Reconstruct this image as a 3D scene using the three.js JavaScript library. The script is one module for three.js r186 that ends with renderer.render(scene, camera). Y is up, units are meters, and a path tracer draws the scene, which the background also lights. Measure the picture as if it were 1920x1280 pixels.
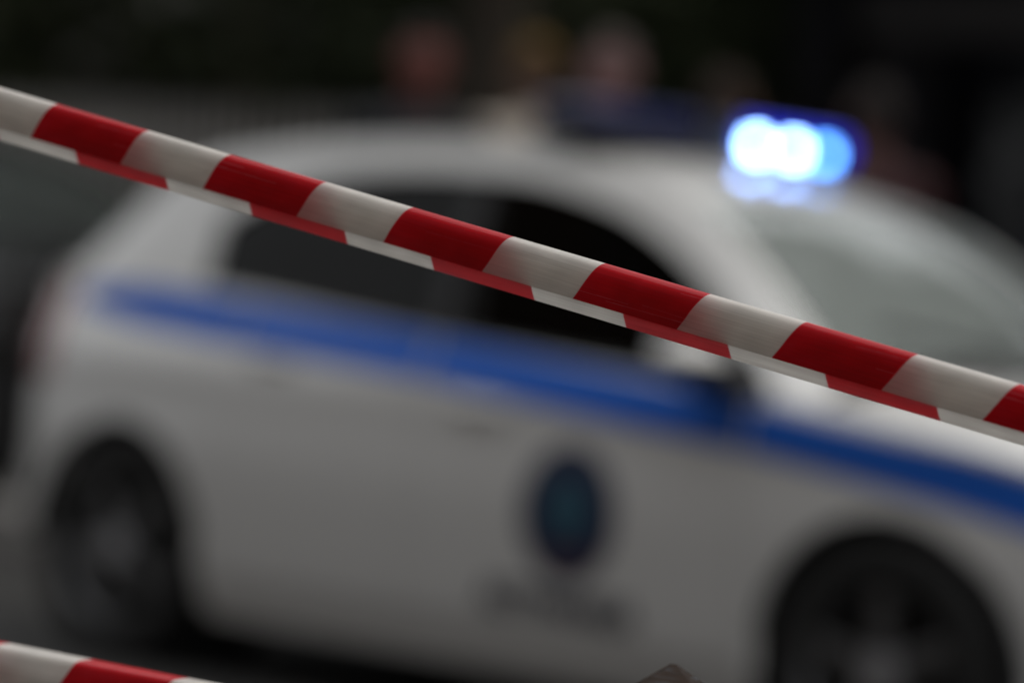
import * as THREE from 'three';
import { mergeGeometries, mergeVertices } from 'three/addons/utils/BufferGeometryUtils.js';
import { RoundedBoxGeometry } from 'three/addons/geometries/RoundedBoxGeometry.js';
import { MarchingCubes } from 'three/addons/objects/MarchingCubes.js';
import { ImprovedNoise } from 'three/addons/math/ImprovedNoise.js';

// ---------------------------------------------------------------- camera, sky, light, exposure
const scene = new THREE.Scene();
const camera = new THREE.PerspectiveCamera(11.835, 1024 / 682, 0.05, 400);
camera.position.set(5.568, 1.101, 6.966);
{
  const fw = new THREE.Vector3(-0.664566, -0.0139995, -0.747098);
  camera.up.set(-0.0704727, 0.996542, 0.0440138);
  camera.lookAt(camera.position.clone().add(fw));
}
camera.focus = 2.4;                  // focused on the barrier tape
camera.userData.fStop = 2.17;
const renderer = new THREE.WebGLRenderer();
renderer.toneMapping = THREE.LinearToneMapping;
renderer.toneMappingExposure = 1.27;
renderer.shadowMap.enabled = true;

let seed = 11;
const rnd = () => { seed = (seed * 1664525 + 1013904223) >>> 0; return seed / 4294967296; };
const rr = (a, b) => a + (b - a) * rnd();
const noise = new ImprovedNoise();
{ // even overcast sky, brighter towards the zenith
  const w = 256, h = 128, d = new Float32Array(w * h * 4);
  for (let j = 0; j < h; j++) for (let i = 0; i < w; i++) {
    const el = (j + 0.5) / h * Math.PI - Math.PI / 2, az = i / w * Math.PI * 2, s = Math.sin(el), c = Math.cos(el);
    let L = s > 0 ? (1 + 2 * s) / 3 : 0.05;
    if (s > 0) L *= 1 + 0.12 * noise.noise(c * Math.cos(az) * 3, c * Math.sin(az) * 3, s * 5);
    const k = (j * w + i) * 4;
    d[k] = L * 0.98; d[k + 1] = L * 1.0; d[k + 2] = L * 1.02; d[k + 3] = 1;
  }
  const t = new THREE.DataTexture(d, w, h, THREE.RGBAFormat, THREE.FloatType);
  t.mapping = THREE.EquirectangularReflectionMapping; t.magFilter = THREE.LinearFilter; t.needsUpdate = true;
  scene.background = t; scene.environment = t; scene.environmentIntensity = 1;
}
const sun = new THREE.DirectionalLight(0xfff4e6, 1.0);
sun.position.set(10, 28, -11); sun.target.position.set(0, 0, 0);
sun.castShadow = true; sun.shadow.radius = 40; sun.shadow.mapSize.set(2048, 2048);
Object.assign(sun.shadow.camera, { left: -22, right: 22, top: 22, bottom: -22, near: 1, far: 80 });
scene.add(sun, sun.target);

// ---------------------------------------------------------------- helpers
const taken = {};
function numbered(n) { const k = taken[n] = (taken[n] ?? -1) + 1; return k ? `${n}_${String(k).padStart(3, '0')}` : n; }
function tag(o, label, category, group) { o.userData.label = label; o.userData.category = category; if (group) o.userData.group = group; return o; }
function thing(name, label, category, pos = [0, 0, 0], turn = 0, group) {
  const o = new THREE.Group(); o.name = numbered(name); o.position.set(...pos); o.rotation.y = turn; scene.add(o);
  return tag(o, label, category, group);
}
function part(name, geo, mat, parent) {
  const m = new THREE.Mesh(geo, mat); m.name = name; m.castShadow = m.receiveShadow = true; parent.add(m); return m;
}
function struct(name, geo, mat) { const m = part(name, geo, mat, scene); m.userData.kind = 'structure'; return m; }
const box = (w, h, d, x = 0, y = 0, z = 0) => new THREE.BoxGeometry(w, h, d).translate(x, y, z);
const rbox = (w, h, d, r, x = 0, y = 0, z = 0) => new RoundedBoxGeometry(w, h, d, 3, r).translate(x, y, z);
const lin = (r, g, b) => new THREE.Color().setRGB(r, g, b);
const std = (r, g, b, rough = 0.7, extra = {}) => new THREE.MeshStandardMaterial({ color: lin(r, g, b), roughness: rough, ...extra });
const phys = (r, g, b, rough, extra = {}) => new THREE.MeshPhysicalMaterial({ color: lin(r, g, b), roughness: rough, ...extra });
function curve(pts) { // smooth curve y(x) through points with rising x
  const n = pts.length, m = [];
  for (let i = 0; i < n; i++) {
    const a = pts[Math.max(i - 1, 0)], b = pts[Math.min(i + 1, n - 1)];
    m.push((b[1] - a[1]) / (b[0] - a[0]));
  }
  return (x) => {
    if (x <= pts[0][0]) return pts[0][1] + (x - pts[0][0]) * m[0];
    if (x >= pts[n - 1][0]) return pts[n - 1][1] + (x - pts[n - 1][0]) * m[n - 1];
    let i = 0; while (x > pts[i + 1][0]) i++;
    const h = pts[i + 1][0] - pts[i][0], t = (x - pts[i][0]) / h, t2 = t * t, t3 = t2 * t;
    return (2 * t3 - 3 * t2 + 1) * pts[i][1] + (t3 - 2 * t2 + t) * h * m[i] + (-2 * t3 + 3 * t2) * pts[i + 1][1] + (t3 - t2) * h * m[i + 1];
  };
}
// a sheet with thickness over fn(u, v), its outer face turned away from the point "from"
function shell(fn, nu, nv, th, from = [0, 0.6, 0], us) {
  const P = [], N = [], V = new THREE.Vector3(), A = new THREE.Vector3(), B = new THREE.Vector3();
  us = us || Array.from({ length: nu + 1 }, (_, i) => i / nu); nu = us.length - 1;
  const id = (i, j) => i * (nv + 1) + j;
  for (let i = 0; i <= nu; i++) for (let j = 0; j <= nv; j++) P.push(new THREE.Vector3(...fn(us[i], j / nv)));
  for (let i = 0; i <= nu; i++) for (let j = 0; j <= nv; j++) {
    let i0 = Math.max(i - 1, 0), i1 = Math.min(i + 1, nu), j0 = Math.max(j - 1, 0), j1 = Math.min(j + 1, nv);
    A.subVectors(P[id(i1, j)], P[id(i0, j)]); B.subVectors(P[id(i, j1)], P[id(i, j0)]);
    N.push(new THREE.Vector3().crossVectors(A, B).normalize());
  }
  const mid = id(nu >> 1, nv >> 1), s = N[mid].dot(V.subVectors(P[mid], new THREE.Vector3(...from))) > 0 ? 1 : -1;
  const pos = [], uv = [], idx = [], M = P.length;
  for (let k = 0; k < M; k++) { pos.push(P[k].x, P[k].y, P[k].z); uv.push(us[Math.floor(k / (nv + 1))], (k % (nv + 1)) / nv); }
  const quad = (a, b, c, d) => (s > 0 ? idx.push(a, b, c, a, c, d) : idx.push(a, c, b, a, d, c));
  for (let i = 0; i < nu; i++) for (let j = 0; j < nv; j++) quad(id(i, j), id(i + 1, j), id(i + 1, j + 1), id(i, j + 1));
  if (th > 0) {
    for (let k = 0; k < M; k++) { pos.push(P[k].x - s * th * N[k].x, P[k].y - s * th * N[k].y, P[k].z - s * th * N[k].z); uv.push(uv[2 * k], uv[2 * k + 1]); }
    for (let i = 0; i < nu; i++) for (let j = 0; j < nv; j++) quad(M + id(i, j), M + id(i, j + 1), M + id(i + 1, j + 1), M + id(i + 1, j));
    const rim = []; // border loop, with vertices of its own so that edges stay crisp
    for (let i = 0; i < nu; i++) rim.push(id(i, 0)); for (let j = 0; j < nv; j++) rim.push(id(nu, j));
    for (let i = nu; i > 0; i--) rim.push(id(i, nv)); for (let j = nv; j > 0; j--) rim.push(id(0, j));
    const o = pos.length / 3;
    for (const k of rim) for (const q of [k, M + k]) { pos.push(pos[3 * q], pos[3 * q + 1], pos[3 * q + 2]); uv.push(uv[2 * k], uv[2 * k + 1]); }
    for (let k = 0; k < rim.length; k++) { const n = (k + 1) % rim.length; quad(o + 2 * k, o + 2 * k + 1, o + 2 * n + 1, o + 2 * n); }
  }
  const g = new THREE.BufferGeometry();
  g.setAttribute('position', new THREE.Float32BufferAttribute(pos, 3)); g.setAttribute('uv', new THREE.Float32BufferAttribute(uv, 2));
  g.setIndex(idx); g.computeVertexNormals(); return g;
}
function tube(pts, r, seg = 8, n = 24) { return new THREE.TubeGeometry(new THREE.CatmullRomCurve3(pts.map((p) => new THREE.Vector3(...p))), n, r, seg); }
function texture(w, h, fn, srgb = true) {
  const d = new Uint8Array(w * h * 4);
  for (let j = 0; j < h; j++) for (let i = 0; i < w; i++) { const c = fn(i, j), k = (j * w + i) * 4; d[k] = c[0]; d[k + 1] = c[1]; d[k + 2] = c[2]; d[k + 3] = c[3] ?? 255; }
  const t = new THREE.DataTexture(d, w, h); t.magFilter = THREE.LinearFilter; t.minFilter = THREE.LinearMipmapLinearFilter; t.generateMipmaps = true;
  t.wrapS = t.wrapT = THREE.RepeatWrapping; if (srgb) t.colorSpace = THREE.SRGBColorSpace; t.needsUpdate = true; return t;
}

// ---------------------------------------------------------------- ground
const asphaltMap = texture(512, 512, (i, j) => {
  const n = noise.noise(i / 60, j / 60, 1.3) * 9 + noise.noise(i / 9, j / 9, 4.1) * 7 + rr(-16, 16), v = 35 + n * 0.65; return [v, v * 0.96, v * 0.92];
});
asphaltMap.repeat.set(90, 90);
struct('road', new THREE.PlaneGeometry(260, 260).rotateX(-Math.PI / 2), new THREE.MeshStandardMaterial({ map: asphaltMap, roughness: 0.85 }));
const slabMap = texture(256, 256, (i, j) => { const v = 96 + noise.noise(i / 30, j / 30, 7) * 12 + rr(-10, 10); return [v, v * 0.98, v * 0.95]; });
slabMap.repeat.set(40, 6);
struct('pavement', box(60, 0.146, 16, 0, 0.073, -9.21), new THREE.MeshStandardMaterial({ map: slabMap, roughness: 0.85 }));
{
  const k = new THREE.Group(); k.name = 'kerb'; k.userData.kind = 'structure'; scene.add(k);
  const g = rbox(0.99, 0.15, 0.15, 0.012, 0, 0.075, 0), m = std(0.24, 0.23, 0.22, 0.85);
  for (let i = 0; i < 40; i++) part('kerb_stone', g, m, k).position.set(-25 + i, 0, -1.13);
}

// ---------------------------------------------------------------- the hatchback (police car, and a plain one parked behind)
const M = {
  white: phys(0.78, 0.78, 0.77, 0.35, { clearcoat: 1, clearcoatRoughness: 0.2 }),
  black: phys(0.012, 0.012, 0.014, 0.35, { clearcoat: 1, clearcoatRoughness: 0.04 }),
  trim: std(0.018, 0.018, 0.02, 0.55), rubber: std(0.014, 0.014, 0.014, 0.9), lining: std(0.03, 0.03, 0.032, 0.9),
  under: std(0.01, 0.01, 0.01, 0.95), seat: std(0.03, 0.032, 0.038, 0.95),
  glass: phys(0.6, 0.65, 0.63, 0.06, { transmission: 0.66, thickness: 0, ior: 2.2 }),  // windscreen: pale milky body colour stands in for the reflected sky
  tint: phys(0.1, 0.11, 0.115, 0.02, { transmission: 1, thickness: 0, ior: 1.24 }),
  clear: phys(0.6, 0.65, 0.63, 0.03, { transmission: 0.88, thickness: 0, ior: 1.9 }),  // parked car's windscreen: weaker pale haze, sky sheen put into the colour
  rim: std(0.13, 0.13, 0.135, 0.35, { metalness: 0.6 }), hub: std(0.42, 0.42, 0.44, 0.35, { metalness: 0.6 }),
  red: phys(0.28, 0.01, 0.01, 0.15, { clearcoat: 1 }), lamp: phys(0.5, 0.52, 0.55, 0.12, { clearcoat: 1, metalness: 0.4 }), amber: phys(0.5, 0.18, 0.02, 0.2, { clearcoat: 1 }),
  stripe: phys(0.02, 0.13, 0.6, 0.7, { specularIntensity: 0.35 }),
  plate: std(0.7, 0.7, 0.68, 0.5),
};
const W = curve([[-1.88, 0.69], [-1.72, 0.785], [-1.3, 0.855], [-0.6, 0.872], [0.4, 0.874], [1.0, 0.868], [1.5, 0.84], [1.85, 0.74], [2.06, 0.6]]);
const S = curve([[0.17, 0.94], [0.28, 0.975], [0.45, 0.992], [0.6, 0.999], [0.7, 0.994], [0.78, 0.988], [0.83, 0.99], [0.9, 0.965], [1.0, 0.915], [1.08, 0.88], [1.3, 0.78]]);
const Bt = curve([[-1.9, 0.955], [-1.76, 1.03], [-1.5, 1.075], [-1.0, 1.055], [-0.2, 0.985], [0.86, 0.915], [1.5, 0.845], [1.9, 0.755], [2.06, 0.7]]);
const E = curve([[-1.8, 0.99], [-1.72, 1.065], [-1.56, 1.205], [-1.42, 1.325], [-1.3, 1.395], [-1.1, 1.44], [-0.85, 1.467], [-0.5, 1.475], [-0.05, 1.462], [0.3, 1.41], [0.5, 1.345], [0.7, 1.225], [0.9, 1.075], [1.04, 0.965], [1.1, 0.92]]);
const ZE = curve([[-1.8, 0.7], [-1.72, 0.69], [-1.4, 0.65], [-1.2, 0.645], [-0.5, 0.645], [0.2, 0.635], [0.5, 0.635], [0.75, 0.675], [0.95, 0.72], [1.1, 0.765]]);
const D = curve([[-1.1, 1.24], [-0.95, 1.32], [-0.6, 1.395], [-0.07, 1.402], [0.25, 1.345], [0.45, 1.265], [0.65, 1.145], [0.86, 0.985], [0.93, 0.93]]);
const zs = (x, y) => W(x) * S(y);                                   // the body side
const zg = (x, y) => { const b = Bt(x), t = Math.min(Math.max((y - b) / Math.max(E(x) - b, 0.01), 0), 1), a = zs(x, b); return a + (ZE(x) - a) * (0.85 * t + 0.15 * t * t); };
const topY = (x, z) => E(x) + 0.055 * (1 - (z / ZE(x)) ** 2);
const hoodY = (x, z) => Bt(x) + 0.085 * (1 - Math.abs(z / zs(x, Bt(x))) ** 2.5);
const AX = [-1.3, 1.3], AR = 0.36, WR = 0.316;
const sill = (x) => { for (const a of AX) { const q = AR * AR - (x - a) ** 2; if (q >= -1e-9) return WR + Math.sqrt(Math.max(q, 0)); } return x < -1.6 ? 0.3 : x > 1.6 ? 0.24 : 0.2; };
function columns(x0, x1, n) { // stations that follow the wheel arches closely
  const xs = []; for (let i = 0; i <= n; i++) xs.push(x0 + (x1 - x0) * i / n);
  for (const a of AX) { for (let i = 0; i <= 40; i++) { const x = a - AR * Math.cos(Math.PI * i / 40); if (x > x0 && x < x1) xs.push(x); } for (const e of [a - AR - 1e-3, a + AR + 1e-3]) if (e > x0 && e < x1) xs.push(e); }
  return [...new Set(xs)].sort((p, q) => p - q);
}
const wheelGeo = (() => {
  const p = [[0.2, -0.085], [0.27, -0.098], [0.296, -0.09], [0.307, -0.07], [0.308, 0], [0.307, 0.07], [0.296, 0.09], [0.27, 0.098], [0.205, 0.088]].map((q) => new THREE.Vector2(q[0], q[1]));
  const tyre = new THREE.LatheGeometry(p, 48).rotateX(Math.PI / 2);
  const groove = [-0.035, 0.035].map((z) => new THREE.TorusGeometry(0.3075, 0.004, 6, 48).translate(0, 0, z));
  const rim = [new THREE.LatheGeometry([[0.205, 0.088], [0.2, 0.078], [0.19, 0.07], [0.185, -0.07]].map((q) => new THREE.Vector2(...q)), 40).rotateX(Math.PI / 2)];
  for (let i = 0; i < 5; i++) { const s = rbox(0.062, 0.15, 0.022, 0.008, 0, 0.115, 0.066); s.rotateZ(i * Math.PI * 0.4); rim.push(s); }
  const back = new THREE.CylinderGeometry(0.186, 0.186, 0.02, 40).rotateX(Math.PI / 2).translate(0, 0, 0.02);
  const hub = new THREE.CylinderGeometry(0.045, 0.055, 0.03, 20).rotateX(Math.PI / 2).translate(0, 0, 0.074);
  for (const g of [tyre, ...groove, ...rim, back, hub]) g.scale(0.316 / 0.308, 0.316 / 0.308, 1);
  return { tyre: mergeGeometries([tyre, ...groove].map((g) => g.toNonIndexed())), rim: mergeGeometries(rim.map((g) => { const q = g.toNonIndexed(); return q; })), back, hub };
})();

function emblemMap() {
  const c = document.createElement('canvas'); c.width = 256; c.height = 320; const g = c.getContext('2d');
  g.fillStyle = '#131b42'; g.fillRect(0, 0, 256, 320);
  g.strokeStyle = '#59627c'; g.lineWidth = 4; g.beginPath(); g.ellipse(128, 160, 112, 142, 0, 0, 7); g.stroke();
  g.fillStyle = '#1b4563'; g.beginPath(); g.ellipse(128, 150, 62, 84, 0, 0, 7); g.fill();
  g.fillStyle = '#245a6c'; g.beginPath(); g.moveTo(128, 80); g.lineTo(176, 130); g.lineTo(160, 200); g.lineTo(128, 226); g.lineTo(96, 200); g.lineTo(80, 130); g.closePath(); g.fill();
  g.strokeStyle = '#6f7f92'; g.lineWidth = 3; g.stroke();
  g.fillStyle = '#5b2a2c'; g.fillRect(70, 252, 116, 18);
  const t = new THREE.CanvasTexture(c); t.colorSpace = THREE.SRGBColorSpace; return t;
}
function letteringMap(text, color) {
  const c = document.createElement('canvas'); c.width = 512; c.height = 80; const g = c.getContext('2d');
  g.clearRect(0, 0, 512, 80); g.fillStyle = color; g.font = 'bold 74px sans-serif'; g.textBaseline = 'middle';
  const w = g.measureText(text).width; g.save(); g.translate(4, 0); g.scale(500 / w, 1); g.fillText(text, 0, 42); g.strokeStyle = color; g.lineWidth = 4; g.strokeText(text, 0, 42); g.restore();
  const t = new THREE.CanvasTexture(c); t.colorSpace = THREE.SRGBColorSpace; return t;
}

function hatchback(root, paint, police) {
  const add = (n, g, m, p = root) => part(n, g, m, p);
  for (const s of [1, -1]) {
    const c = (x) => [x, 0.6, 0];
    const side = (x0, x1, y0, y1, n, nv, th = 0.022, off = 0) => { const xs = columns(x0, x1, n); return shell((u, v) => { const x = x0 + (x1 - x0) * u, a = y0(x), b = y1(x), y = a + (b - a) * v; return [x, y, s * (zs(x, y) + off)]; }, 0, nv, th, c((x0 + x1) / 2), xs.map((x) => (x - x0) / (x1 - x0))); };
    const green = (x0, x1, y0, y1, n, nv, th = 0.018, off = 0) => shell((u, v) => { const x = x0 + (x1 - x0) * u, a = y0(x), b = y1(x), y = a + (b - a) * v; return [x, y, s * (zg(x, y) + off)]; }, n, nv, th, c((x0 + x1) / 2));
    const dy = () => 0.285;
    // stripes lie on each body panel; their ends stop short of the panel gaps
    const st = curve([[-1.8, 1.02], [-1.6, 1.03], [-1.3, 1.045], [-0.19, 0.98], [0.86, 0.9], [1.3, 0.852], [1.52, 0.826], [1.9, 0.735], [2.0, 0.7]]), sb = curve([[-1.8, 0.985], [-1.6, 0.975], [-1.3, 0.94], [-0.17, 0.872], [0.86, 0.785], [1.3, 0.735], [1.54, 0.7], [1.9, 0.62], [2.0, 0.6]]);
    const stripe = (x0, x1, p) => { if (police) add('stripe', side(x0, x1, sb, st, 16, 3, 0, 0.004), M.stripe, p); };
    const quarter = add('quarter_panel', side(-1.86, -0.885, sill, Bt, 24, 14), paint); stripe(-1.6, -0.888, quarter);
    const rear = add('rear_door', side(-0.88, -0.17, dy, Bt, 16, 14), paint); stripe(-0.877, -0.174, rear);
    const front = add('front_door', side(-0.165, 0.885, dy, Bt, 20, 14), paint); stripe(-0.16, 0.88, front);
    const fender = add('front_fender', side(0.89, 2.05, sill, Bt, 24, 14), paint); stripe(0.895, 1.96, fender);
    add('sill', side(-0.922, 0.922, () => 0.17, () => 0.281, 16, 4, 0.03, -0.004), paint);
    for (const [x, d] of [[-0.76, rear], [0.0, front]]) { const y = Bt(x) - 0.155; add('handle', rbox(0.17, 0.03, 0.024, 0.01, x + 0.05, y, s * (zs(x, y) + 0.004)), police ? M.white : M.trim, d); }
    // greenhouse
    add('rear_pillar', green(-1.71, -1.1, (x) => Bt(x) + 0.004, E, 14, 8), paint);
    add('window_frame', green(-1.1, 0.92, (x) => Math.max(D(x), Bt(x) + 0.004), E, 40, 4), paint);
    add('front_pillar', green(0.92, 1.06, (x) => Math.min(Bt(x) + 0.004, E(x) - 0.004), E, 10, 3), paint);
    add('centre_pillar', green(-0.205, -0.135, (x) => Bt(x) + 0.006, (x) => D(x) - 0.003, 3, 6, 0.03, -0.006), M.trim);
    add('window_seal', green(-1.08, 0.9, (x) => Bt(x) + 0.002, (x) => Bt(x) + 0.016, 40, 1, 0.02, 0.002), M.trim);
    add('side_window', green(-1.09, -0.21, (x) => Bt(x) + 0.018, (x) => D(x) - 0.004, 18, 6, 0.004, -0.012), M.tint);
    add('side_window', green(-0.13, 0.778, (x) => Bt(x) + 0.018, (x) => Math.max(D(x) - 0.004, Bt(x) + 0.02), 22, 6, 0.004, -0.012), M.tint);
    add('corner_trim', green(0.78, 0.918, (x) => Bt(x) + 0.018, (x) => Math.max(D(x) - 0.002, Bt(x) + 0.02), 6, 3, 0.02, -0.003), M.trim);
    // pillar between windscreen and door, seen from the front
    add('windscreen_pillar', shell((u, v) => { const x = 0.46 + 0.58 * u, z = ZE(x) - 0.04 * v; return [x, topY(x, z) + 0.001, s * z]; }, 16, 3, 0.03, [0, 0.6, 0]), paint);
    // mirror
    const mir = add('mirror', (() => { const g = new THREE.SphereGeometry(1, 28, 20); g.scale(0.08, 0.056, 0.105); const p = g.attributes.position; for (let i = 0; i < p.count; i++) if (p.getX(i) < -0.045) p.setX(i, -0.045); g.computeVertexNormals(); return g.translate(0.79, 0.985, s * 0.97); })(), paint);
    add('mirror_glass', rbox(0.006, 0.08, 0.155, 0.002, 0.741, 0.985, s * 0.97), M.hub, mir);
    add('mirror_base', (() => { const g = new THREE.SphereGeometry(1, 24, 10, 0, Math.PI * 2, Math.PI * 0.47, Math.PI * 0.53); g.scale(0.083, 0.059, 0.108); const p = g.attributes.position; for (let i = 0; i < p.count; i++) if (p.getX(i) < -0.047) p.setX(i, -0.047); g.computeVertexNormals(); return g.translate(0.79, 0.985, s * 0.97); })(), M.trim, mir);
    add('mirror_arm', rbox(0.15, 0.07, 0.13, 0.02, 0.82, 0.945, s * 0.87), M.trim, mir);
    // lamps
    add('tail_lamp', shell((u, v) => { const x = -1.868 + 0.17 * u, y = 0.76 + (Bt(x) - 0.77) * v; return [x, y, s * (zs(x, y) + 0.008)]; }, 8, 8, 0.02, [-1, 0.6, 0]), M.red);
    add('headlamp', shell((u, v) => { const x = 1.74 + 0.31 * u, y = 0.565 + (Bt(x) - 0.575) * v; return [x, y, s * (zs(x, y) + 0.008)]; }, 10, 6, 0.02, [1, 0.5, 0]), M.lamp);
    // wheel housings
    for (const a of AX) {
      const hs = new THREE.CylinderGeometry(AR + 0.004, AR + 0.004, 0.3, 32, 1, true, 0, Math.PI).rotateX(Math.PI / 2).rotateZ(0);
      hs.rotateZ(Math.PI / 2 * 0); const g = new THREE.CylinderGeometry(AR + 0.006, AR + 0.006, 0.34, 32, 1, true, -Math.PI / 2, Math.PI); g.rotateX(Math.PI / 2);
      const q = g.attributes.position; let up = 0; for (let i = 0; i < q.count; i++) up += q.getY(i); if (up < 0) g.rotateZ(Math.PI);
      add('wheel_housing', g.translate(a, WR, s * 0.665), M.under);
      add('wheel_housing', new THREE.CircleGeometry(AR + 0.006, 32).translate(a, WR, s * 0.5), M.under);
      const w = new THREE.Group(); w.name = 'wheel'; root.add(w); w.position.set(a, WR, s * 0.755); if (s < 0) w.rotation.y = Math.PI; w.rotation.z = a * 1.3 + 0.9;
      add('tyre', wheelGeo.tyre, M.rubber, w); add('rim', wheelGeo.rim, M.rim, w); add('wheel_disc', wheelGeo.back, M.under, w); add('hub_cap', wheelGeo.hub, M.hub, w);
    }
    if (police) {
      const emb = new THREE.BufferGeometry(), pos = [], uv = [], ix = [], n = 40, rings = 8, cx = 0.375, cy = 0.585, ax = 0.152, ay = 0.165;
      for (let k = 0; k <= rings; k++) for (let i = 0; i < n; i++) { const t = i / n * 2 * Math.PI, f = k / rings, x = cx + ax * f * Math.cos(t), y = cy + ay * f * Math.sin(t); pos.push(x, y, s * (zs(x, y) + 0.004)); uv.push(0.5 + 0.5 * f * Math.cos(t) * s, 0.5 + 0.5 * f * Math.sin(t)); }
      for (let k = 0; k < rings; k++) for (let i = 0; i < n; i++) { const a = k * n + i, b = k * n + (i + 1) % n, q = [a, a + n, b + n, a, b + n, b]; ix.push(...(s > 0 ? q : q.reverse())); }
      emb.setAttribute('position', new THREE.Float32BufferAttribute(pos, 3)); emb.setAttribute('uv', new THREE.Float32BufferAttribute(uv, 2)); emb.setIndex(ix); emb.computeVertexNormals();
      add('emblem', emb, M.emblem, front);
      add('lettering', shell((u, v) => { const x = 0.1 + 0.51 * (s > 0 ? u : 1 - u), y = 0.31 + 0.1 * v; return [x, y, s * (zs(x, y) + 0.004)]; }, 12, 3, 0, [0.3, 0.6, 0]), M.lettering, front);
    }
  }
  // roof, glass and bonnet
  const top = (x0, x1, inset, n, th, off = 0, m = 20) => shell((u, v) => { const x = x0 + (x1 - x0) * u, z = (ZE(x) - inset) * (2 * v - 1); return [x, topY(x, z) + off, z]; }, n, m, th, [0, 0.6, 0]);
  add('roof', top(-1.36, 0.455, 0, 30, 0.02), paint);
  for (const s of [1, -1]) add('hatch_pillar', shell((u, v) => { const x = -1.715 + 0.35 * u, z = ZE(x) - 0.07 * v; return [x, topY(x, z), s * z]; }, 8, 3, 0.025, [0, 0.6, 0]), paint);
  add('headliner', top(-1.3, 0.42, 0.05, 16, 0.01, -0.045), M.lining);
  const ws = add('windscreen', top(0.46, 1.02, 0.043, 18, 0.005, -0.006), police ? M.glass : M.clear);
  for (const z0 of [0.05, -0.42]) add('wiper', tube([[1.04, topY(1.03, 0.5) + 0.03, z0 - 0.08], [0.98, topY(0.98, z0 + 0.2) + 0.012, z0 + 0.14], [0.93, topY(0.93, z0 + 0.4) + 0.01, z0 + 0.36]], 0.008, 6, 12), M.trim, ws);
  add('cowl', top(1.024, 1.075, 0.005, 3, 0.02, -0.01), M.trim);
  const hood = add('bonnet', shell((u, v) => { const q = 2 * v - 1, x = 1.06 + (0.975 + 0.085 * (1 - q * q)) * u, xc = Math.min(x, 2.035), z = (zs(xc, Bt(xc)) - 0.006) * q; return [x, hoodY(xc, z) + 0.002 - 0.35 * (x - xc), z]; }, 24, 24, 0.02, [1.4, 0.3, 0]), paint);
  add('washer_jet', rbox(0.02, 0.012, 0.03, 0.004, 1.16, hoodY(1.16, 0) + 0.008, 0.2), M.trim, hood);
  // front
  const nose = (z) => 2.045 + 0.085 * (1 - (z / 0.585) ** 2), fx = (y, z) => nose(z) + 0.02 * Math.sin(Math.PI * Math.min(1, Math.max(0, (y - 0.2) / 0.5)));
  const face = add('front_bumper', shell((u, v) => { const q = 2 * u - 1, top = hoodY(2.035, 0.585 * q) - 0.35 * (nose(0.585 * q) - 2.045) - 0.006, y = 0.22 + (top - 0.22) * v, z = zs(2.05, Math.min(y, 0.7)) * q; return [fx(y, z), y, z]; }, 24, 12, 0.03, [1, 0.5, 0]), paint);
  add('grille', shell((u, v) => { const y = 0.28 + 0.12 * v, z = 0.4 * (2 * u - 1); return [fx(y, z) + 0.006, y, z]; }, 16, 3, 0.01, [1, 0.5, 0]), M.trim, face);
  add('number_plate', rbox(0.012, 0.11, 0.46, 0.004, fx(0.46, 0) + 0.008, 0.46, 0), M.plate, face);
  // rear
  const rx = (z) => -1.862 - 0.07 * (1 - (z / 0.7) ** 2);
  const hatch = add('tailgate', shell((u, v) => { const y = 0.5 + (Bt(-1.87) - 0.505) * v, z = zs(-1.86, y) * 0.985 * (2 * u - 1); return [rx(z), y, z]; }, 20, 10, 0.03, [-1, 0.6, 0]), paint);
  add('tailgate_ledge', shell((u, v) => { const v1 = 2 * v - 1, t = u, x0 = rx(v1 * 0.66), x = x0 + (-1.715 - x0) * t, z = v1 * (zs(-1.86, 0.95) + (ZE(-1.72) - zs(-1.86, 0.95)) * t * 0.9); return [x, Bt(Math.max(x, -1.9)) * (1 - t) + topY(-1.715, z) * t + 0.03 * Math.sin(Math.PI * t), z]; }, 8, 20, 0.02, [-1.5, 0.6, 0]), paint, hatch);
  add('rear_bumper', shell((u, v) => { const y = 0.3 + 0.2 * v, z = zs(-1.86, y) * (2 * u - 1); return [rx(z) - 0.03 * Math.sin(v * 3), y, z]; }, 20, 8, 0.03, [-1, 0.6, 0]), paint);
  add('rear_window', top(-1.71, -1.365, 0.075, 12, 0.005, -0.006), M.tint, hatch);
  add('number_plate', rbox(0.012, 0.11, 0.46, 0.004, rx(0) - 0.006, 0.72, 0), M.plate, hatch);
  // floor and cabin
  add('underbody', mergeGeometries([rbox(1.84, 0.12, 1.56, 0.02, 0, 0.25, 0), rbox(3.6, 0.16, 0.98, 0.02, 0.05, 0.32, 0), rbox(0.5, 0.36, 0.98, 0.02, 1.5, 0.56, 0), rbox(0.06, 0.42, 1.5, 0.01, 1.0, 0.55, 0)].map((g) => g.toNonIndexed())), M.under);
  add('dashboard', rbox(0.42, 0.2, 1.36, 0.06, 0.8, 0.86, 0), M.lining);
  add('parcel_shelf', rbox(0.55, 0.03, 1.2, 0.01, -1.4, 0.98, 0), M.lining);
  for (const [x, z] of [[0.02, 0.36], [0.02, -0.36], [-0.85, 0.36], [-0.85, -0.36]]) {
    const b = rbox(0.15, 0.64, 0.5, 0.06); b.rotateZ(0.24).translate(x - 0.26, 0.84, z);
    const seat = add('seat', mergeGeometries([rbox(0.5, 0.16, 0.5, 0.06, x + 0.02, 0.46, z), rbox(0.42, 0.16, 0.42, 0.02, x, 0.36, z), b].map((g) => g.toNonIndexed())), M.seat);
    add('headrest', rbox(0.1, 0.18, 0.26, 0.04, x - 0.36, 1.22, z), M.seat, seat);
  }
  const wheel = new THREE.TorusGeometry(0.18, 0.014, 10, 36).rotateY(Math.PI / 2).rotateZ(0.4).translate(0.52, 0.94, -0.36);
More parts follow.
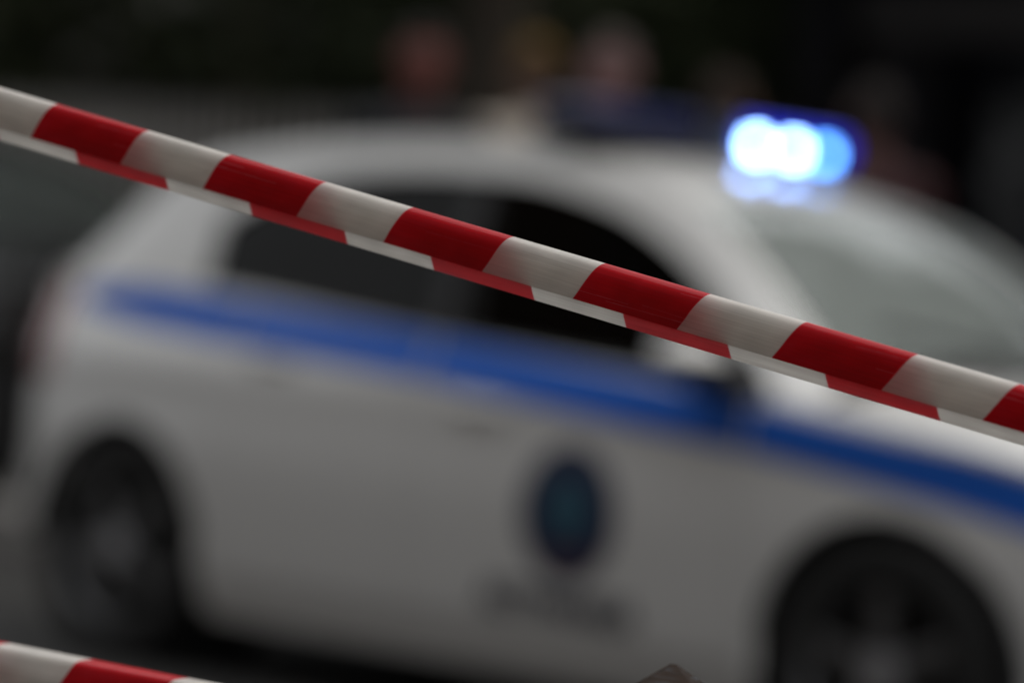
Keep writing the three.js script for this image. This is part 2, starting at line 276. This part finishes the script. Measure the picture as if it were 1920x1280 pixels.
  add('steering_wheel', mergeGeometries([wheel.toNonIndexed(), rbox(0.04, 0.03, 0.34, 0.01, 0.52, 0.94, -0.36).toNonIndexed(), new THREE.CylinderGeometry(0.03, 0.03, 0.24, 12).rotateZ(Math.PI / 2 - 0.4).translate(0.63, 0.9, -0.36).toNonIndexed()]), M.lining);
}
M.emblem = new THREE.MeshStandardMaterial({ map: emblemMap(), roughness: 0.4 });
M.lettering = new THREE.MeshStandardMaterial({ map: letteringMap('ΑΣΤΥΝΟΜΙΑ', '#141a36'), roughness: 0.4, alphaTest: 0.5 });

const patrol = thing('police_car', 'white police hatchback with blue side stripe, door emblem and flashing roof light bar', 'police car');
hatchback(patrol, M.white, true);
{ // roof light bar: plinth, blue lenses, three lit modules on its far half
  const x = 0.0, y = 1.578;
  const bar = part('light_bar', mergeGeometries([rbox(0.2, 0.028, 1.19, 0.01, x, y - 0.052, 0), rbox(0.16, 0.06, 0.06, 0.01, x, y - 0.078, 0.42), rbox(0.16, 0.06, 0.06, 0.01, x, y - 0.078, -0.42)].map((g) => g.toNonIndexed())), M.trim, patrol);
  const lens = phys(0.008, 0.014, 0.1, 0.12, { transmission: 0.3, thickness: 0, clearcoat: 1 });
  const litLens = phys(0.008, 0.014, 0.1, 0.12, { transmission: 0.3, thickness: 0, clearcoat: 1, emissive: lin(0.002, 0.012, 0.85) });
  for (const z of [0.4, -0.4]) part('lens', rbox(0.18, 0.085, 0.5, 0.03, x - 0.01, y + 0.003, z > 0 ? 0.335 : -0.335), z > 0 ? lens : litLens, bar);
  part('speaker_housing', rbox(0.19, 0.08, 0.165, 0.02, x - 0.01, y, 0), M.trim, bar);
  const glow = (e) => new THREE.MeshStandardMaterial({ color: lin(0.05, 0.08, 0.3), emissive: lin(...e), emissiveIntensity: 1, roughness: 0.4 });
  for (const [z, e, p] of [[-0.118, [6.5, 12, 27], 0.006], [-0.288, [6.5, 12, 27], 0.006], [-0.433, [1.2, 4.2, 12], 0.003]]) {
    part('led_module', rbox(0.016, 0.042, 0.05, 0.006, x + 0.092, y - 0.018, z), glow(e), bar).userData.label = 'lit blue module of the light bar';
    const l = new THREE.PointLight(lin(0.12, 0.3, 1), p, 12); l.position.set(x + 0.13, y - 0.018, z); l.castShadow = true; l.shadow.radius = 1; patrol.add(l);
  }
}
const dark = thing('parked_car', 'black hatchback parked on the pavement behind the police car', 'car', [-6.3, 0.15, -2.3], 0.06);
hatchback(dark, M.black, false);

// ---------------------------------------------------------------- barrier tape on iron stakes
const tapeRed = [0.74, 0.006, 0.02], tapeWhite = [0.88, 0.86, 0.83];
const REPS = 4; // four printed repeats, so that wear does not come back in every block
function tapeMap(red, white, off, wear) {
  const g = (c) => 255 * (c <= 0.0031308 ? 12.92 * c : 1.055 * c ** (1 / 2.4) - 0.055);
  const R = red.map(g), Wt = white.map(g), w = 2048, h = 256, scr = [];
  for (let k = 0; k < 46; k++) scr.push([rr(0, w), rr(0, h), rr(60, 420), rr(-0.03, 0.03), rr(0.1, 0.4)]);
  return texture(w, h, (i, j) => {
    const u = (i / w * REPS + 0.003 * noise.noise(i / 700, j / 50, off)) % 1, edge = 0.527, aa = 1.3 * REPS / w;
    let d = Math.max(0, Math.min(1, Math.min(u + aa, edge + aa - u) / (2 * aa))); if (u > 1 - aa) d = (u - 1 + aa) / (2 * aa);
    let ink = d * (1 - wear * Math.max(0, noise.noise(i / 160, j / 3, 3 + off)) - wear * 0.6 * Math.max(0, noise.noise(i / 40, j / 30, 8 + off)));
    for (const [x, y, l, sl, a] of scr) { const q = i - x; if (q > 0 && q < l && Math.abs(j - y - q * sl) < 1.2) ink *= 1 - a; }
    const n = 1 + 0.05 * noise.noise(i / 420, j / 2.2, 3 + off) + 0.03 * noise.noise(i / 110, j / 6, 9) + 0.03 * noise.noise(i / 60, j / 60, 2);
    return [0, 1, 2].map((k) => Math.max(0, Math.min(255, (R[k] * ink + Wt[k] * (1 - ink)) * n)));
  });
}
const streaks = texture(512, 256, (i, j) => { const v = 128 + 80 * noise.noise(i / 200, j / 2.5, 1) + 50 * noise.noise(i / 90, j / 9, 5); return [v, v, v]; }, false);
const filmMat = (map, t) => phys(1, 1, 1, 0.86, { map, bumpMap: streaks, bumpScale: 0.00012, transmission: t, thickness: 0, clearcoat: 1, clearcoatRoughness: 0.1, ior: 1.5, specularIntensity: 0.25 });
const film = filmMat(tapeMap(tapeRed, tapeWhite, 0, 0.1), 0.5), filmInside = filmMat(tapeMap([0.8, 0.44, 0.49], [0.94, 0.93, 0.91], 5, 0.1), 0.7);
const PERIOD = 0.16142, SLANT = 0.54;
// section: [t down, n towards the viewer] in millimetres, from the front edge over the fold to the back edge
function barrierTape(label, P0, T, u0, u1, section, phase, wob) {
  const o = thing('barrier_tape', label, 'barrier tape', [0, 0, 0], 0, 'barrier tapes strung between the stakes');
  const dir = new THREE.Vector3(...T).normalize(), O = new THREE.Vector3(...P0);
  const away = camera.position.clone().sub(O); // which side of the tape the front of the fold is on
  const down = new THREE.Vector3(0, -1, 0).addScaledVector(dir, dir.y).normalize();
  const nn = new THREE.Vector3().crossVectors(dir, down); if (nn.dot(away) < 0) nn.negate();
  const pts = new THREE.CatmullRomCurve3(section.map(([t, n]) => new THREE.Vector3(t / 1000, n / 1000, 0)), false, 'centripetal').getPoints(56);
  let fold = 0, best = 9; pts.forEach((p, i) => { if (p.x < best) { best = p.x; fold = i; } });
  const len = [0]; for (let i = 1; i < pts.length; i++) len.push(len[i - 1] + pts[i].distanceTo(pts[i - 1]));
  const NU = 420, make = (offset) => {
    const pos = [], uv = [], idx = [], V = new THREE.Vector3(), nv = pts.length;
    for (let i = 0; i <= NU; i++) for (let j = 0; j < nv; j++) {
      const u = u0 + (u1 - u0) * i / NU, l = len[j] - len[fold], a = pts[Math.max(j - 1, 0)], b = pts[Math.min(j + 1, nv - 1)], tl = Math.hypot(b.x - a.x, b.y - a.y);
      const depth = Math.min(1, Math.abs(l) / 0.03);
      const ripple = wob * depth * (noise.noise(u * 7, l * 30, 1.7) * 0.0022 + noise.noise(u * 19, l * 60, 5.1) * 0.0008 + noise.noise(u * 60, l * 25, 9.3) * 0.00022);
      const t = pts[j].x + offset * -(b.y - a.y) / tl * -1, n = pts[j].y + ripple + offset * -(b.x - a.x) / tl;
      V.copy(O).addScaledVector(dir, u).addScaledVector(down, t).addScaledVector(nn, n);
      pos.push(V.x, V.y, V.z); uv.push((u - phase - SLANT * l) / PERIOD / REPS, len[j] / len[nv - 1]);
    }
    for (let i = 0; i < NU; i++) for (let j = 0; j < nv - 1; j++) { const a = i * nv + j, b = a + nv; idx.push(a, b, b + 1, a, b + 1, a + 1); }
    const g = new THREE.BufferGeometry(); g.setAttribute('position', new THREE.Float32BufferAttribute(pos, 3)); g.setAttribute('uv', new THREE.Float32BufferAttribute(uv, 2)); g.setIndex(idx); g.computeVertexNormals(); return g;
  };
  part('printed_film', make(0), film, o); part('inner_film', make(-0.00025), filmInside, o);
  for (const u of [u0, u1]) { const c = new THREE.Vector3().copy(O).addScaledVector(dir, u).addScaledVector(down, 0.02); part('knot', new THREE.TorusKnotGeometry(0.03, 0.011, 60, 8, 2, 3).scale(1, 1.3, 1).translate(c.x, c.y, c.z), film, o); }
  return o;
}
const mm = (t, n) => [t / 2.573, n / 2.573];
const sec1 = [mm(83, -15), mm(60, 2), mm(40, 13), mm(22, 17), mm(10, 14), mm(3, 8), mm(0, 0), mm(4, -9), mm(12, -16), mm(30, -24), mm(55, -26), mm(84, -21), mm(107, -24)];
barrierTape('red and white barrier tape folded lengthwise, stretched across in front of the police car', [3.5613, 1.2218, 5.2697], [0.933038, -0.189991, -0.305522], -1.16, 1.24, sec1, 0, 1);
const sec2 = [mm(105, -4), mm(80, 8), mm(55, 17), mm(32, 21), mm(14, 20), mm(6, 14), mm(3, 4), mm(1, -10), mm(0, -22), mm(4, -32), mm(20, -38), mm(70, -40)];
barrierTape('lower slack strand of red and white tape between the stakes', [3.541, 0.792, 5.268], [0.938653, -0.052439, -0.340852], -1.14, 1.22, sec2, 0.08, 1.6);

const rustMap = texture(128, 256, (i, j) => { const a = noise.noise(i / 14, j / 30, 2.2), b = noise.noise(i / 5, j / 9, 6.4), k = 1 + 0.35 * a + 0.3 * b; return a + b > 0.35 ? [44 * k, 44 * k, 46 * k] : [42 * k, 28 * k, 18 * k]; });
const rust = new THREE.MeshStandardMaterial({ map: rustMap, roughness: 1 });
function stake(label, x, z, h, turn, w) {
  const o = thing('stake', label, 'stake', [x, 0, z], turn);
  part('shaft', box(w, h - w * 0.34, w, 0, (h - w * 0.34) / 2, 0), rust, o);
  part('point', new THREE.CylinderGeometry(w * 0.05, w * 0.7071, w * 0.34, 4).rotateY(Math.PI / 4).translate(0, h - w * 0.17 + 0.0005, 0), rust, o);
  return o;
}
stake('short weathered stake with a blunt point below the upper tape', 4.139, 5.163, 0.853, 0.5, 0.06);
const s1 = stake('tall weathered stake tied with both tapes at their high end', 2.46, 5.66, 1.56, 0.3, 0.06);
const s2 = stake('weathered stake tied with both tapes at the low end of the cordon', 4.73, 4.86, 1.12, 0.3, 0.06);

// ---------------------------------------------------------------- people behind the car
function field(bones, k) { // smooth union of tapered capsules and ellipsoids
  return (x, y, z) => {
    let d = 1e3;
    for (const b of bones) {
      let q;
      if (b.length === 6) { const [cx, cy, cz, a, e, c] = b, px = (x - cx) / a, py = (y - cy) / e, pz = (z - cz) / c, l = Math.sqrt(px * px + py * py + pz * pz); q = (l - 1) * Math.min(a, e, c); }
      else { const [ax, ay, az, ra, bx, by, bz, rb] = b, ux = bx - ax, uy = by - ay, uz = bz - az, t = Math.max(0, Math.min(1, ((x - ax) * ux + (y - ay) * uy + (z - az) * uz) / (ux * ux + uy * uy + uz * uz + 1e-9))), dx = x - ax - ux * t, dy = y - ay - uy * t, dz = z - az - uz * t; q = Math.sqrt(dx * dx + dy * dy + dz * dz) - (ra + (rb - ra) * t); }
      const h = Math.max(k - Math.abs(d - q), 0) / k; d = Math.min(d, q) - h * h * k * 0.25;
    }
    return d;
  };
}
function meshField(fn, lo, hi, res, color) {
  const mc = new MarchingCubes(res, new THREE.MeshBasicMaterial(), false, false, 160000);
  mc.isolation = 0; const f = mc.field, h = res / 2;
  for (let k = 0; k < res; k++) for (let j = 0; j < res; j++) for (let i = 0; i < res; i++) {
    const p = [i, j, k].map((q, n) => (lo[n] + hi[n]) / 2 + (q - h) / h * (hi[n] - lo[n]) / 2);
    f[k * res * res + j * res + i] = -fn(p[0], p[1], p[2]);
  }
  mc.update();
  const pos = new Float32Array(mc.count * 3);
  for (let i = 0; i < mc.count * 3; i++) { const n = i % 3; pos[i] = (lo[n] + hi[n]) / 2 + mc.positionArray[i] * (hi[n] - lo[n]) / 2; }
  let g = new THREE.BufferGeometry(); g.setAttribute('position', new THREE.BufferAttribute(pos, 3));
  g = mergeVertices(g, 1e-5); g.computeVertexNormals();
  const p = g.attributes.position, col = new Float32Array(p.count * 3);
  for (let i = 0; i < p.count; i++) { const c = color(p.getX(i), p.getY(i), p.getZ(i)); col.set(c, i * 3); }
  g.setAttribute('color', new THREE.BufferAttribute(col, 3));
  return g;
}
const skinMat = new THREE.MeshStandardMaterial({ vertexColors: true, roughness: 0.75 });
// a standing adult facing +z, 1.75 m tall; arms: 'down', 'folded' or 'phone'
function person(label, x, z, turn, H, c, arms, hairKind) {
  const o = thing('person', label, 'person', [x, 0.146, z], turn, 'people standing behind the police car'); const s = H / 1.75;
  const L = [], hands = [];
  L.push([0, 0.95, 0, 0.165, 0.13, 0.115], [0, 1.12, 0, 0.15, 0.17, 0.105], [0, 1.3, -0.005, 0.175, 0.17, 0.12], [-0.14, 1.4, -0.01, 0.075, 0.14, 1.4, -0.01, 0.075], [0, 1.4, -0.015, 0.062, 0, 1.53, 0.005, 0.054]);
  for (const q of [-1, 1]) {
    L.push([q * 0.085, 0.93, 0, 0.092, q * 0.1, 0.5, 0.01, 0.062], [q * 0.1, 0.5, 0.01, 0.06, q * 0.105, 0.1, -0.015, 0.042], [q * 0.105, 0.05, -0.03, 0.045, q * 0.12, 0.035, 0.15, 0.034]);
    const sh = [q * 0.195, 1.395, -0.01]; let el, wr, fwd;
    if (arms === 'folded') { el = [q * 0.27, 1.14, 0.05]; wr = [-q * 0.02, 1.17 + q * 0.035, 0.2]; fwd = [-q * 0.95, 0.15, 0.05]; }
    else if (arms === 'phone' && q > 0) { el = [0.26, 1.12, 0.1]; wr = [0.15, 1.33, 0.24]; fwd = [-0.25, 0.85, 0.1]; }
    else { el = [q * 0.255, 1.12, -0.02]; wr = [q * 0.265, 0.88, 0.05]; fwd = [0, -1, 0.12]; }
    L.push([...sh, 0.06, ...el, 0.046], [...el, 0.046, ...wr, 0.032]);
    hands.push([wr, new THREE.Vector3(...fwd).normalize(), q]);
  }
  const geos = [meshField(field(L, 0.05), [-0.42, -0.02, -0.3], [0.42, 1.58, 0.36], 84, (x, y) => (y < 0.085 ? [0.02, 0.018, 0.016] : y < 0.93 ? c.trousers : y > 1.49 ? c.skin : c.top))];
  const Hd = [[0, 1.66, -0.012, 0.076, 0.094, 0.096], [0, 1.6, 0.022, 0.056, 0.07, 0.068], [0, 1.64, 0.088, 0.011, 0, 1.612, 0.108, 0.014], [0, 1.57, 0.075, 0.028, 0, 1.56, 0.07, 0.024], [-0.018, 1.585, 0.084, 0.009, 0.018, 1.585, 0.084, 0.009], [-0.078, 1.635, -0.005, 0.012, 0.03, 0.018], [0.078, 1.635, -0.005, 0.012, 0.03, 0.018], [0, 1.57, -0.01, 0.052, 0, 1.47, -0.012, 0.055], [-0.045, 1.665, 0.075, 0.012, 0.045, 1.665, 0.075, 0.012]];
  geos.push(meshField(field(Hd, 0.02), [-0.12, 1.46, -0.14], [0.12, 1.78, 0.14], 56, () => c.skin));
  for (const [w, f, q] of hands) { // palm, four unequal bent fingers and a thumb at the side of the palm
    const up = Math.abs(f.y) > 0.8 ? new THREE.Vector3(0, 0, 1) : new THREE.Vector3(0, 1, 0), side = new THREE.Vector3().crossVectors(f, up).normalize(), palm = new THREE.Vector3().crossVectors(side, f).normalize();
    const at = (a, b, e) => [w[0] + f.x * a + side.x * b + palm.x * e, w[1] + f.y * a + side.y * b + palm.y * e, w[2] + f.z * a + side.z * b + palm.z * e], b = [];
    b.push([...at(-0.02, 0, 0), 0.03, ...at(0.03, 0, 0), 0.027]);
    for (let i = 0; i < 4; i++) { const e = (i - 1.5) * 0.019, l = [0.07, 0.08, 0.075, 0.058][i]; b.push([...at(0.02, e * 0.8, 0), 0.014, ...at(0.082, e, 0), 0.0105], [...at(0.082, e, 0), 0.0095, ...at(0.082 + l * 0.5, e, 0.012), 0.0085], [...at(0.082 + l * 0.5, e, 0.012), 0.0085, ...at(0.082 + l * 0.85, e, 0.032), 0.0075]); }
    b.push([...at(0.015, -0.03, 0.008), 0.013, ...at(0.055, -0.052, 0.02), 0.0105], [...at(0.055, -0.052, 0.02), 0.0105, ...at(0.088, -0.05, 0.032), 0.0085]);
    geos.push(meshField(field(b, 0.008), w.map((v) => v - 0.2), w.map((v) => v + 0.2), 80, () => c.skin));
  }
  const body = mergeGeometries(geos.map((g) => g.toNonIndexed())); body.scale(s, s, s);
  part('body', body, skinMat, o);
  const hg = new THREE.SphereGeometry(1, 40, 28), p = hg.attributes.position; // hair or cap following the skull
  for (let i = 0; i < p.count; i++) {
    let X = p.getX(i), Y = p.getY(i), Z = p.getZ(i); const low = hairKind === 'long' ? -1.6 : -0.35, line = Z > 0.25 ? 0.42 : Z > -0.2 ? 0.1 : low;
    const wob = 1 + 0.05 * noise.noise(X * 4, Y * 4, Z * 4 + x * 9); let yy = Math.max(Y, line);
    if (Y < line) { X *= 0.9; Z *= Z > 0 ? 0.8 : 0.95; }
    p.setXYZ(i, X * 0.084 * wob, yy * 0.104 * wob + 1.663, Z * 0.104 * wob - 0.016);
  }
  hg.computeVertexNormals(); hg.scale(s, s, s);
  const hat = part(hairKind === 'cap' ? 'cap' : 'hair', hg, std(...c.hair, 0.85), o);
  if (hairKind === 'cap') part('peak', new THREE.CylinderGeometry(0.085, 0.088, 0.01, 28, 1, false, -Math.PI / 2, Math.PI).scale(s, s, s).translate(0, 1.703 * s, 0.066 * s), std(...c.hair, 0.85), hat);
  for (const q of [-1, 1]) part('eye', new THREE.SphereGeometry(0.0085, 12, 8).scale(s, s, s).translate(q * 0.031 * s, 1.646 * s, 0.078 * s), std(0.06, 0.05, 0.045, 0.3), o);
  part('collar', new THREE.TorusGeometry(0.064, 0.014, 8, 28).rotateX(Math.PI / 2 - 0.15).scale(s, s * 1.6, s).translate(0, 1.475 * s, -0.008 * s), std(...(c.collar || c.top), 0.9), o);
  return o;
}
const FACE = Math.atan2(5.568 + 1.8, 6.966 + 1.6);
person('person in a black jacket with a ruddy face standing behind the police car\'s rear', -2.33, -1.33, FACE + 0.25, 1.85, { skin: [0.16, 0.046, 0.036], top: [0.012, 0.013, 0.017], trousers: [0.012, 0.013, 0.018], hair: [0.015, 0.012, 0.01] }, 'down', 'short');
person('person in a navy uniform shirt standing behind the light bar', -1.62, -1.5, FACE - 0.35, 1.84, { skin: [0.22, 0.115, 0.11], top: [0.02, 0.028, 0.075], trousers: [0.012, 0.014, 0.03], hair: [0.09, 0.07, 0.065], collar: [0.07, 0.04, 0.1] }, 'folded', 'short');
person('person in a beige jacket and ochre cap between the other bystanders', -2.4, -2.0, FACE + 0.1, 1.88, { skin: [0.16, 0.09, 0.06], top: [0.68, 0.59, 0.5], trousers: [0.03, 0.03, 0.035], hair: [0.13, 0.07, 0.008], collar: [0.68, 0.59, 0.5] }, 'phone', 'cap');
person('person in dark brown clothes, back turned, standing beyond the light bar', -1.7, -2.25, FACE + 2.7, 1.79, { skin: [0.2, 0.1, 0.06], top: [0.025, 0.017, 0.014], trousers: [0.012, 0.012, 0.014], hair: [0.03, 0.016, 0.01] }, 'down', 'long');
person('person in a dark red top, back turned, in front of the dark shopfront', -1.42, -2.75, FACE + 3.3, 1.81, { skin: [0.18, 0.085, 0.075], top: [0.05, 0.012, 0.014], trousers: [0.012, 0.012, 0.016], hair: [0.02, 0.014, 0.012] }, 'folded', 'long');

// ---------------------------------------------------------------- fence, trees and buildings
{
  const f = thing('picket_fence', 'pale metal picket fence on a low wall below the dark trees', 'fence', [-10.2, 0.146, -6.3], 0.0); f.scale.y = 0.93;
  part('base_wall', box(10, 1.0, 0.25, 0, 0.5, 0), std(0.2, 0.19, 0.18, 0.9), f);
  const pm = std(0.42, 0.4, 0.38, 0.6), g = mergeGeometries([box(0.05, 1.0, 0.03, 0, 1.5, 0), new THREE.ConeGeometry(0.035, 0.1, 4).rotateY(Math.PI / 4).translate(0, 2.05, 0)].map((q) => q.toNonIndexed()));
  for (let i = 0; i < 72; i++) part('picket', g, pm, f).position.set(-4.93 + i * 0.139, 0, 0.0);
  for (const y of [1.12, 1.86]) part('rail', box(10, 0.04, 0.025, 0, y, -0.0285), pm, f);
}
const leafMats = [std(0.04, 0.055, 0.02, 0.8), std(0.032, 0.048, 0.018, 0.8), std(0.05, 0.06, 0.024, 0.8)];
const barkMat = std(0.05, 0.04, 0.03, 0.95);
function tree(label, x, z, h, R, y0, k, n = 9000) {
  const o = thing('tree', label, 'tree', [x, 0.146, z], rr(0, 6), 'dark trees behind the fence');
  const limbs = [new THREE.CylinderGeometry(0.1, 0.2, h * 0.62, 10, 4).translate(0, h * 0.31, 0)];
  const tips = [];
  for (let i = 0; i < 9; i++) { const a = i * 2.4 + rr(-0.3, 0.3), r = R * rr(0.35, 0.75), y = h * rr(0.5, 0.9), b = h * rr(0.3, 0.5); limbs.push(tube([[0, b, 0], [Math.cos(a) * r * 0.5, (b + y) / 2 + 0.2, Math.sin(a) * r * 0.5], [Math.cos(a) * r, y, Math.sin(a) * r]], 0.04, 6, 8)); tips.push([Math.cos(a) * r, y, Math.sin(a) * r]); }
  part('trunk', mergeGeometries(limbs.map((g) => { const q = g.toNonIndexed(); return q; })), barkMat, o);
  const pos = new Float32Array(n * 18), A = new THREE.Vector3(), B = new THREE.Vector3(), C = new THREE.Vector3();
  const cl = []; for (let i = 0; i < 46; i++) { const a = rr(0, 6.283), v = Math.acos(rr(-1, 1)), q = Math.cbrt(rr(0.25, 1)); cl.push([Math.sin(v) * Math.cos(a) * R * q, y0 + (h - y0) * (0.5 + 0.5 * Math.cos(v) * q), Math.sin(v) * Math.sin(a) * R * q, rr(0.45, 0.85)]); }
  for (let i = 0; i < n; i++) {
    const c = cl[i % cl.length], r = c[3] * Math.cbrt(rr(0.1, 1)), a = rr(0, 6.283), v = Math.acos(rr(-1, 1));
    C.set(c[0] + r * Math.sin(v) * Math.cos(a), c[1] + r * Math.cos(v) * 0.8, c[2] + r * Math.sin(v) * Math.sin(a));
    A.set(rr(-1, 1), rr(-1, 1), rr(-1, 1)).normalize(); B.set(rr(-1, 1), rr(-1, 1), rr(-1, 1)).cross(A).normalize(); A.multiplyScalar(rr(0.07, 0.13)); B.multiplyScalar(rr(0.035, 0.06));
    const q = [[-1, 0], [0, -1], [1, 0], [-1, 0], [1, 0], [0, 1]];
    q.forEach(([s, t], m) => pos.set([C.x + A.x * s + B.x * t, C.y + A.y * s + B.y * t, C.z + A.z * s + B.z * t], i * 18 + m * 3));
  }
  const g = new THREE.BufferGeometry(); g.setAttribute('position', new THREE.BufferAttribute(pos, 3)); g.computeVertexNormals();
  part('crown', g, leafMats[k], o); return o;
}
tree('dense dark green tree right behind the picket fence, beside the shopfront', -7.4, -7.6, 8.2, 2.3, 1.2, 0);
tree('dark evergreen with a low crown behind the middle of the fence', -9.9, -7.7, 8.8, 2.4, 0.9, 1);
tree('olive green tree behind the fence above the parked black car', -12.3, -7.8, 8.0, 2.4, 1.0, 2);
tree('dark tree at the far end of the picket fence', -14.8, -7.4, 9.0, 2.5, 1.0, 1);
tree('tall dark tree in the second row behind the fence', -11.2, -10.2, 10.5, 2.8, 1.0, 0);
tree('broad dark tree in the second row beside the building', -8.4, -10.4, 10.0, 2.8, 1.0, 1);

tree('added street tree, its broad high crown put there to shade the bystanders', -5.0, -4.6, 9.5, 3.4, 3.1, 1, 18000);  // added so that its crown darkens the people and pavement below
tree('added street tree beside the shopfront, its high crown put there to shade the pavement', 1.6, -5.2, 8.5, 2.9, 3.3, 0, 15000);  // second tree added for shade, crown above the view
{ const w = thing('boundary_wall', 'tall dark rendered wall closing the yard behind the trees', 'wall', [-14, 0.146, -12.6]); part('wall_face', box(17, 4.6, 0.4, 0, 2.3, 0), std(0.17, 0.16, 0.15, 0.95), w); part('coping', box(17.1, 0.12, 0.52, 0, 4.66, 0), std(0.1, 0.1, 0.1, 0.9), w); }

function windowGrid(o, wall, rows, xs, y0, dy, z, w, h, mats) {
  for (let r = 0; r < rows; r++) for (const x of xs) {
    const fr = part('window', mergeGeometries([box(w + 0.12, 0.06, 0.1, x, y0 + r * dy + h / 2 + 0.03, z), box(w + 0.12, 0.06, 0.14, x, y0 + r * dy - h / 2 - 0.03, z), box(0.06, h, 0.1, x - w / 2 - 0.03, y0 + r * dy, z), box(0.06, h, 0.1, x + w / 2 + 0.03, y0 + r * dy, z), box(0.05, h, 0.07, x, y0 + r * dy, z)]), mats[0], o);
    part('pane', box(w - 0.002, h - 0.002, 0.02, x, y0 + r * dy, z - 0.02), mats[1], fr);
  }
}
{
  const b = thing('shop_building', 'dark building with a grey fascia above its unlit shopfront', 'building', [0.9, 0.146, -8.4]);
  const dk = std(0.06, 0.06, 0.075, 0.8), fas = std(0.16, 0.16, 0.17, 0.8), navy = std(0.025, 0.025, 0.07, 0.6), gl = phys(0.02, 0.022, 0.03, 0.08, {});
  part('upper_wall', box(14, 2.1, 6, 0, 3.95, -3), dk, b);
  part('back_wall', box(14, 2.9, 0.3, 0, 1.45, -5.85), dk, b);
  part('side_wall', box(0.3, 2.9, 5.7, -6.85, 1.45, -2.85), dk, b); part('side_wall', box(0.3, 2.9, 5.7, 6.85, 1.45, -2.85), dk, b);
  part('fascia', rbox(13.4, 0.34, 0.14, 0.02, 0.25, 2.73, 0.08), fas, b);
  part('canopy', box(14, 0.12, 1.6, 0, 3.1, 0.81), navy, b);
  for (let i = 0; i < 8; i++) part('column', rbox(0.3, 2.55, 0.3, 0.02, -6.3 + i * 1.8, 1.275, -0.2), dk, b);
  for (let i = 0; i < 7; i++) { const f = part('shop_window', mergeGeometries([box(1.46, 0.5, 0.12, -5.4 + i * 1.8, 0.25, -0.4), box(1.46, 0.06, 0.08, -5.4 + i * 1.8, 2.5, -0.4), box(0.05, 1.97, 0.06, -5.4 + i * 1.8, 1.485, -0.4)]), navy, b); part('pane', box(1.44, 1.96, 0.012, -5.4 + i * 1.8, 1.485, -0.45), gl, f); }
  windowGrid(b, null, 1, [-5.4, -3.6, -1.8, 0, 1.8, 3.6, 5.4], 4.1, 2.6, 0.04, 1.0, 0.9, [navy, gl]);
}
{ // unseen block added across the street, behind the photographer: it keeps the low sky off the car's side
  const b = thing('added_apartment_block', 'grey-brown apartment block, unseen, added across the street to shade the police car', 'building', [8, 0, 15.0], Math.PI - 0.2);
  const wl = std(0.13, 0.095, 0.07, 0.9), fr = std(0.3, 0.3, 0.3, 0.6), gl = phys(0.02, 0.022, 0.025, 0.08, {});
  part('wall', box(40, 19.6, 8, 0, 9.8, -4), wl, b); part('parapet', box(40.3, 0.5, 8.3, 0, 19.85, -4), fr, b);
  windowGrid(b, null, 6, Array.from({ length: 15 }, (_, i) => -17.5 + i * 2.5), 2.4, 3.1, 0.05, 1.1, 1.5, [fr, gl]);
}
scene.traverse((o) => { if (o.isMesh) o.castShadow = o.receiveShadow = true; });
renderer.render(scene, camera);
